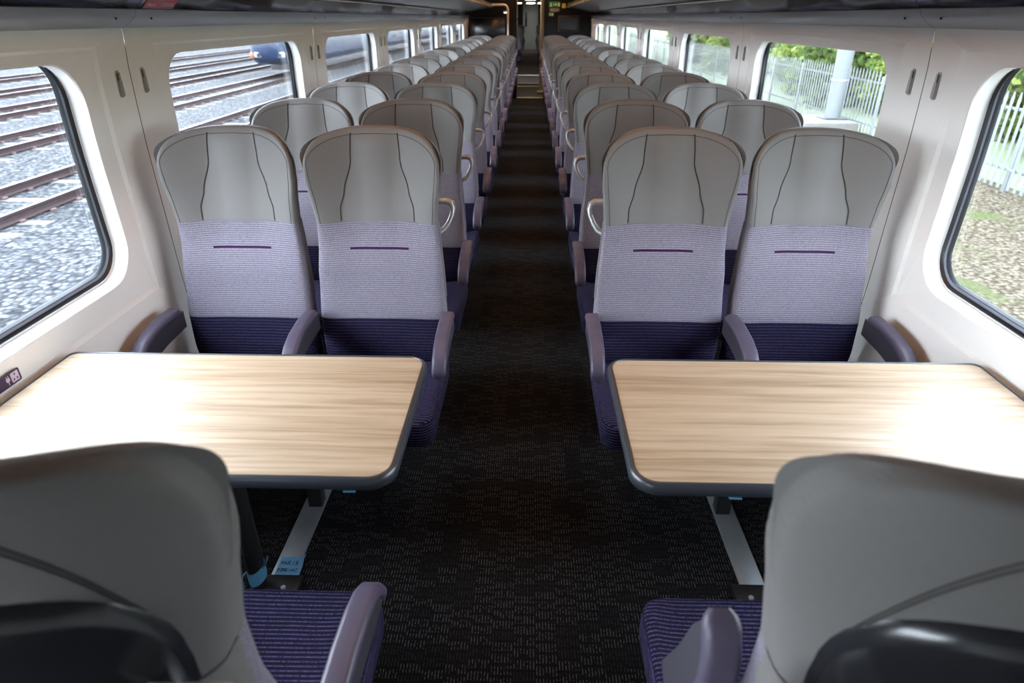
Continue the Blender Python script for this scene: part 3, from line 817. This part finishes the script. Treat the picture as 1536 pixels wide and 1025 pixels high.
t = empty('notice', (.44, END_Y + .03, 1.62)); mb = MB(); mb.box((0, -.006, 0), (.11, .01, .07)); part(mb, 'plate', M['green'], t); mb = MB(); mb.box((-.025, -.013, 0), (.02, .004, .045)); mb.box((.02, -.013, 0), (.03, .004, .045)); part(mb, 'symbol', M['signpale'], t)
tag(t, 'small green safety notice below the purple notice', 'sign')
mb = MB(); mb.box((.69, END_Y + .022, 1.775), (.075, .01, .085)); tag(mb.build('warning_sign', M['yellow']), 'small yellow sign right of the green exit sign', 'sign')

# next-carriage seats, seen as slivers through the doorway
for k in range(8):
    for s in (-1, 1):
        side = 'left' if s < 0 else 'right'
        place_seat(-s, False, (s * .50, 22.6 + .9 * k * 1.6, 0), 0, f'dim grey seat in the next carriage through the far doorway, {side} of its aisle', f'{side} seats in the next carriage')

# lamps
def lamp(name, loc, size, col, strength, label):
    t = empty(name, loc); mb = MB(); mb.box((0, 0, .012), (size[0] + .04, size[1] + .04, .03), .008); part(mb, 'housing', M['shellgrey'], t)
    if name == 'indicator_lamp':
        mb = MB(); mb.box((0, 0, .17), (.03, .03, .3)); part(mb, 'hanger', M['shellgrey'], t)
    mb = MB(); mb.box((0, 0, -.008), (size[0], size[1], .016), .004); part(mb, 'diffuser', emit('lamp_' + label[:6], col, strength), t)
    tag(t, label, 'lamp'); return t
WARM = (1, .78, .55, 1)
lamp('ceiling_lamp', (-.38, 24.5, 2.0), (.16, .5), WARM, 14, 'warm ceiling lamp left of the aisle in the next carriage')
lamp('ceiling_lamp', (.33, 24.5, 2.0), (.16, .5), WARM, 14, 'warm ceiling lamp right of the aisle in the next carriage')
for _y in (29.5, 36.5): lamp('ceiling_lamp', (0, _y, 2.21), (.4, .3), (1, .93, .85, 1), 12 if _y < 30 else 60, 'bright lamp in the ceiling of the next carriage near ' + ('its middle' if _y < 30 else 'its far door'))  # both lamps added to brighten the far door and next carriage
lamp('ceiling_lamp', (0, 15.9, 2.2), (.3, .6), WARM, 45, 'warm lamp in the vestibule ceiling')  # added to lift the dark vestibule: cream posts and threshold strips
lamp('indicator_lamp', (-.02, 16.4, 1.95), (.12, .05), (1, .85, .1, 1), 5, 'small yellow indicator lamp over the far doorway')
lamp('wall_lamp', (-.50, END_Y - .02, 1.66), (.05, .03), WARM, 8, 'small round warm lamp beside the bent grab rail')
for s, nm in ((-1, 'left'), (1, 'right')):
    for k in range(0, 6):
        y = 1.9 + k * 2.45
        t = lamp('ceiling_lamp', (s * .36, y, 2.16), (.09, 1.3), (1, .52, .24, 1), 15, f'warm strip lamp in the ceiling {nm} of the aisle, {ordw[k]} along the carriage')
        t['group'] = f'ceiling strip lamps {nm} of the aisle'

# ------------------------------------------------------------------ outside
mb = MB(); mb.grid([[(x, y, GROUND) for y in (-60, 200)] for x in (-140, -1.6)])
tag(mb.build('ground_left', M['ballast']), 'grey stone ballast around the railway tracks left of the train', 'ground', kind='structure')
mb = MB(); mb.grid([[(x, y, GROUND) for y in (-60, 200)] for x in (-1.6, 9.6)])
tag(mb.build('ground_right', M['verge']), 'dry grass and gravel verge right of the train', 'ground', kind='structure')
mb = MB(); mb.grid([[(x, y, z) for y in (-60, 200)] for x, z in ((9.6, GROUND), (12, GROUND + .2), (30, GROUND + 1.2), (90, GROUND + 2.5))])
tag(mb.build('ground_bank', M['grassy']), 'green bank rising behind the palisade fence', 'ground', kind='structure')
TRK = [-9.1, -13.5, -17.95, -22.4, -27.5]
def rail_mesh():
    mb = MB(); h = .16
    pr = [(-.07, 0), (.07, 0), (.07, .012), (.012, .03), (.012, .115), (.036, .125), (.036, h - .004), (.03, h), (-.03, h), (-.036, h - .004), (-.036, .125), (-.012, .115), (-.012, .03), (-.07, .012)]
    mb.prism([(x, -30, z) for x, z in pr], (0, 180, 0))
    o = mb.build('rail', [M['rust'], M['railtop']], smooth=0)
    for p in o.data.polygons:
        if p.normal.z > .9 and p.center.z > .15: p.material_index = 1
    return o
tracks = ['nearest the carriage windows', 'second from the carriage windows', 'third from the carriage windows', 'fourth from the carriage windows', 'furthest from the carriage windows']
rm = None; slp = None; clp = None
for i, x in enumerate(TRK):
    t = empty('railway_track', (x, 0, GROUND)); tag(t, f'rusty railway track on grey ballast, {tracks[i]}', 'railway track', 'railway tracks left of the train')
    for sg in (-1, 1):
        if rm is None: o = rm = rail_mesh()
        else: o = rm.copy(); COL.objects.link(o)
        o.parent = t; o.location = (sg * .70, 0, .03)
    for k in range(56):
        y = 3.5 + .72 * k
        if slp is None:
            mb = MB(); mb.box((0, 0, -.02), (2.5, .24, .09), .02); o = slp = mb.build('sleeper', M['concrete'])
        else: o = slp.copy(); COL.objects.link(o)
        o.parent = t; o.location = (random.uniform(-.03, .03), y, random.uniform(-.028, -.006))
        if i < 3:
            for sg in (-1, 1):
                if clp is None:
                    mb = MB(); mb.box((-.085, 0, .045), (.07, .11, .05), .012); mb.box((.085, 0, .045), (.07, .11, .05), .012); c = clp = mb.build('rail_clip', M['clip'])
                else: c = clp.copy(); COL.objects.link(c)
                c.parent = o; c.location = (sg * .70, 0, 0)
# parked blue train
t = empty('parked_train', (TRK[1], 35.6, GROUND + .19)); tag(t, 'dark blue train parked on the second track beyond the left windows', 'train')
secs = []
for y, w, zt, zb in ((0, .55, 1.9, 1.0), (.15, .9, 2.4, .75), (.5, 1.15, 2.9, .62), (1.2, 1.3, 3.35, .55), (2.4, 1.36, 3.65, .5), (4, 1.38, 3.75, .5), (110, 1.38, 3.75, .5)):
    secs.append([(x, y, z) for x, z in rrect(-w, w, zb, zt, min(.45, w * .6), 6)])
mb = MB(); vv = mb.grid(secs, closed_u=True); mb.bm.faces.new(vv[0]); mb.bm.faces.new(vv[-1]); part(mb, 'body', M['trainblue'], t, smooth=40)
mb = MB(); mb.box((0, 56, .42), (2.3, 106, .5), .05); part(mb, 'underframe', M['traindark'], t)
mb = MB(); mb.prism([(x, .42, z) for x, z in rrect(-.85, .85, 1.95, 2.75, .2, 4)], (0, .5, 0)); part(mb, 'windscreen', M['trainglass'], t)
for sg in (-1, 1):
    mb = MB(); mb.box((sg * .62, .12, 1.08), (.38, .25, .28), .06); h = part(mb, 'headlight_housing', M['trainwhite'], t)
    mb = MB(); mb.tube([(sg * .55, .03, 1.08), (sg * .55, -.04, 1.08)], .1, 12); part(mb, 'lens', M['trainglass'], h)
    mb = MB(); mb.box((sg * .98, .30, 1.05), (.2, .3, .3), .05); part(mb, 'marker_lamp', M['orange'], t)
for k in range(24):
    mb = MB(); mb.box((1.37, 7 + k * 2.2, 2.35), (.05, 1.5, .75), .02); part(mb, 'side_window', M['trainglass'], t)
for k in range(12):
    mb = MB(); mb.tube([(-.75, 5 + k * 8, .42), (.75, 5 + k * 8, .42)], .42, 20); part(mb, 'wheelset', M['traindark'], t)

# palisade fence
FX = 9.15
pal = None
def paling(mb, y, h):
    w, d = .042, .012
    z0 = .06
    mb.prism([(0, y - w, z0), (d, y, z0), (0, y + w, z0), (0, y + w, h - .12), (-.002, y + w * .45, h), (d * .6, y, h - .03), (-.002, y - w * .45, h), (0, y - w, h - .12)], (.004, 0, 0))
t = empty('palisade_fence', (FX, 0, GROUND)); tag(t, 'galvanised steel palisade fence in front of green trees on the right', 'fence')
H = 1.78; BL = 2.75
pan = pst = rl = None
for k in range(26):
    y = -4 + BL * k
    if pan is None:
        mb = MB(); nn = 14
        for i in range(nn): paling(mb, .12 + i * (BL - .1) / nn, H)
        pan = o = mb.build('paling_panel', M['galv'], smooth=0)
        mb = MB(); mb.box((.06, 0, .82), (.06, .1, 1.64), .006); pst = p = mb.build('post', M['galv'])
        mb = MB(); mb.box((.03, BL / 2, 0), (.02, BL, .05), .004); rl = r_ = mb.build('rail', M['galv'])
        r2 = rl.copy(); COL.objects.link(r2)
    else:
        o, p, r_, r2 = pan.copy(), pst.copy(), rl.copy(), rl.copy()
        for q in (o, p, r_, r2): COL.objects.link(q)
    for q in (o, p, r_, r2): q.parent = t
    o.location = (0, y, 0); p.location = (0, y, 0); r_.location = (0, y, .42); r2.location = (0, y, 1.48)
# overhead line mast on its concrete base
mb = MB(); mb.box((0, 0, .3), (1.5, 1.7, .9), .06); o = mb.build('concrete_base', M['concrete']); o.location = (8.3, 19.2, GROUND - .3)
tag(o, 'pale concrete foundation block under the tall mast', 'foundation')
t = empty('line_mast', (8.62, 19.2, GROUND + .45)); tag(t, 'thick pale steel mast on a concrete block before the fence', 'mast')
mb = MB(); mb.tube([(0, 0, 0), (0, 0, 7.5)], .215, 24); part(mb, 'pole', M['galv'], t)
mb = MB(); mb.box((0, 0, .015), (.62, .62, .03), .01); part(mb, 'base_plate', M['blackmetal'], t)
mb = MB(); mb.tube([(0, 0, 1.0), (0, 0, 1.04)], .222, 24); part(mb, 'band', M['steel'], t)
t = empty('line_mast', (8.1, 39, GROUND)); tag(t, 'distant pale steel mast by the fence further down the line', 'mast')
mb = MB(); mb.tube([(0, 0, 0), (0, 0, 8)], .2, 20); part(mb, 'pole', M['galv'], t); mb = MB(); mb.box((0, 0, .05), (.9, .9, .3), .03); part(mb, 'base_plate', M['concrete'], t)

# trees behind the fence
def crown_mesh(name, rx, ry, rz, n, mat, seed, size):
    rnd = random.Random(seed); bm = bmesh.new()
    blobs = [(rnd.uniform(-.6, .6) * rx, rnd.uniform(-.6, .6) * ry, rnd.uniform(-.75, .55) * rz, rnd.uniform(.35, .6)) for _ in range(16)]
    for i in range(n):
        bx, by, bz, br = rnd.choice(blobs)
        v = Vector((rnd.gauss(0, 1), rnd.gauss(0, 1), rnd.gauss(0, 1))).normalized() * br * rnd.uniform(.72, 1.05)
        c = Vector((bx + v.x * rx, by + v.y * ry, bz + v.z * rz))
        s_ = size * rnd.uniform(.6, 1.3)
        a = Vector((rnd.gauss(0, 1), rnd.gauss(0, 1), rnd.gauss(0, .6))).normalized(); b = a.orthogonal().normalized()
        b = (Matrix.Rotation(rnd.uniform(0, 6.28), 3, a) @ b) * s_ * .38; a = a * s_
        q = [bm.verts.new(c - a * .5), bm.verts.new(c - b + a * .05), bm.verts.new(c + a * .5), bm.verts.new(c + b + a * .05)]
        bm.faces.new(q)
    me = bpy.data.meshes.new(name); bm.to_mesh(me); bm.free(); me.materials.append(mat); return me
crowns = [crown_mesh('crown', 2.2, 2.4, 2.0, 7000, M['leaf'], 1, .28), crown_mesh('crown', 2.4, 2.2, 2.3, 7000, M['leaf2'], 2, .26), crown_mesh('crown', 2.0, 2.6, 1.7, 6000, M['leaf'], 3, .3)]
mb = MB(); mb.tube([(0, 0, -.6), (.05, .03, .8), (0, .1, 2.0)], .12, 10, scale=[1.3, 1, .6]); trunk0 = mb.build('trunk', M['bark'])
trunk_mesh = trunk0.data; bpy.data.objects.remove(trunk0)
rnd = random.Random(11); i = 0
for row, (x0, z0, n_, y0_, dy) in enumerate(((12.9, .45, 13, 6, 4.0), (17.0, .6, 11, 8, 5.2))):
    for k in range(n_):
        y = y0_ + dy * k + rnd.uniform(-.6, .6); x = x0 + rnd.uniform(-.5, .6)
        gz = GROUND + .2 + (x - 12) * .0555
        t = empty('tree', (x, y, gz), rnd.uniform(0, 6.28))
        lay = ['directly behind the fence', 'in the second line behind the fence', 'at the back of the bank'][row]
        tag(t, f'leafy green tree growing {lay}, right of the train', 'tree', f'trees {lay}')
        c = bpy.data.objects.new('crown', crowns[(i * 2 + row) % 3]); COL.objects.link(c); c.parent = t; c.location = (0, 0, z0 + .9); kk = rnd.uniform(.8, 1.15); c.scale = (kk, kk, kk * rnd.uniform(.85, 1.1))
        tr = bpy.data.objects.new('trunk', trunk_mesh); COL.objects.link(tr); tr.parent = t
        i += 1

# ------------------------------------------------------------------ light
w = bpy.data.worlds.new('overcast_sky'); sc.world = w; w.use_nodes = True
nt = w.node_tree; bg = nt.nodes['Background']
tc = nt.nodes.new('ShaderNodeTexCoord'); sp = nt.nodes.new('ShaderNodeSeparateXYZ'); nt.links.new(tc.outputs['Generated'], sp.inputs[0])
rp = nt.nodes.new('ShaderNodeValToRGB'); nt.links.new(sp.outputs['Z'], rp.inputs[0])
rp.color_ramp.elements[0].position = 0; rp.color_ramp.elements[0].color = (.84, .925, 1, 1)
rp.color_ramp.elements[1].position = .8; rp.color_ramp.elements[1].color = (.72, .84, 1, 1)
# the overcast is a little brighter on the left of the train than on the right
mr = nt.nodes.new('ShaderNodeMapRange'); nt.links.new(sp.outputs['X'], mr.inputs[0])
for i_, v_ in ((1, -1), (2, 1), (3, 28.0), (4, 15.5)): mr.inputs[i_].default_value = v_
nt.links.new(mr.outputs[0], bg.inputs['Strength'])
nt.links.new(rp.outputs[0], bg.inputs['Color'])

# ------------------------------------------------------------------ camera
cam = bpy.data.cameras.new('camera'); co = bpy.data.objects.new('camera', cam); COL.objects.link(co)
cam.sensor_width = 36; cam.sensor_fit = 'HORIZONTAL'; cam.lens = 950 / 1536 * 36
cam.clip_start = .02; cam.clip_end = 500
co.location = (.0267, 0, 1.5704)
co.rotation_euler = (PI / 2 - .4736, 0, .0268)
cam.dof.use_dof = True; cam.dof.focus_distance = 2.2; cam.dof.aperture_fstop = 4.0
sc.camera = co
sc.view_settings.view_transform = 'Standard'; sc.view_settings.look = 'None'; sc.view_settings.gamma = 1; sc.view_settings.use_curve_mapping = False
sc.view_settings.exposure = 0.0
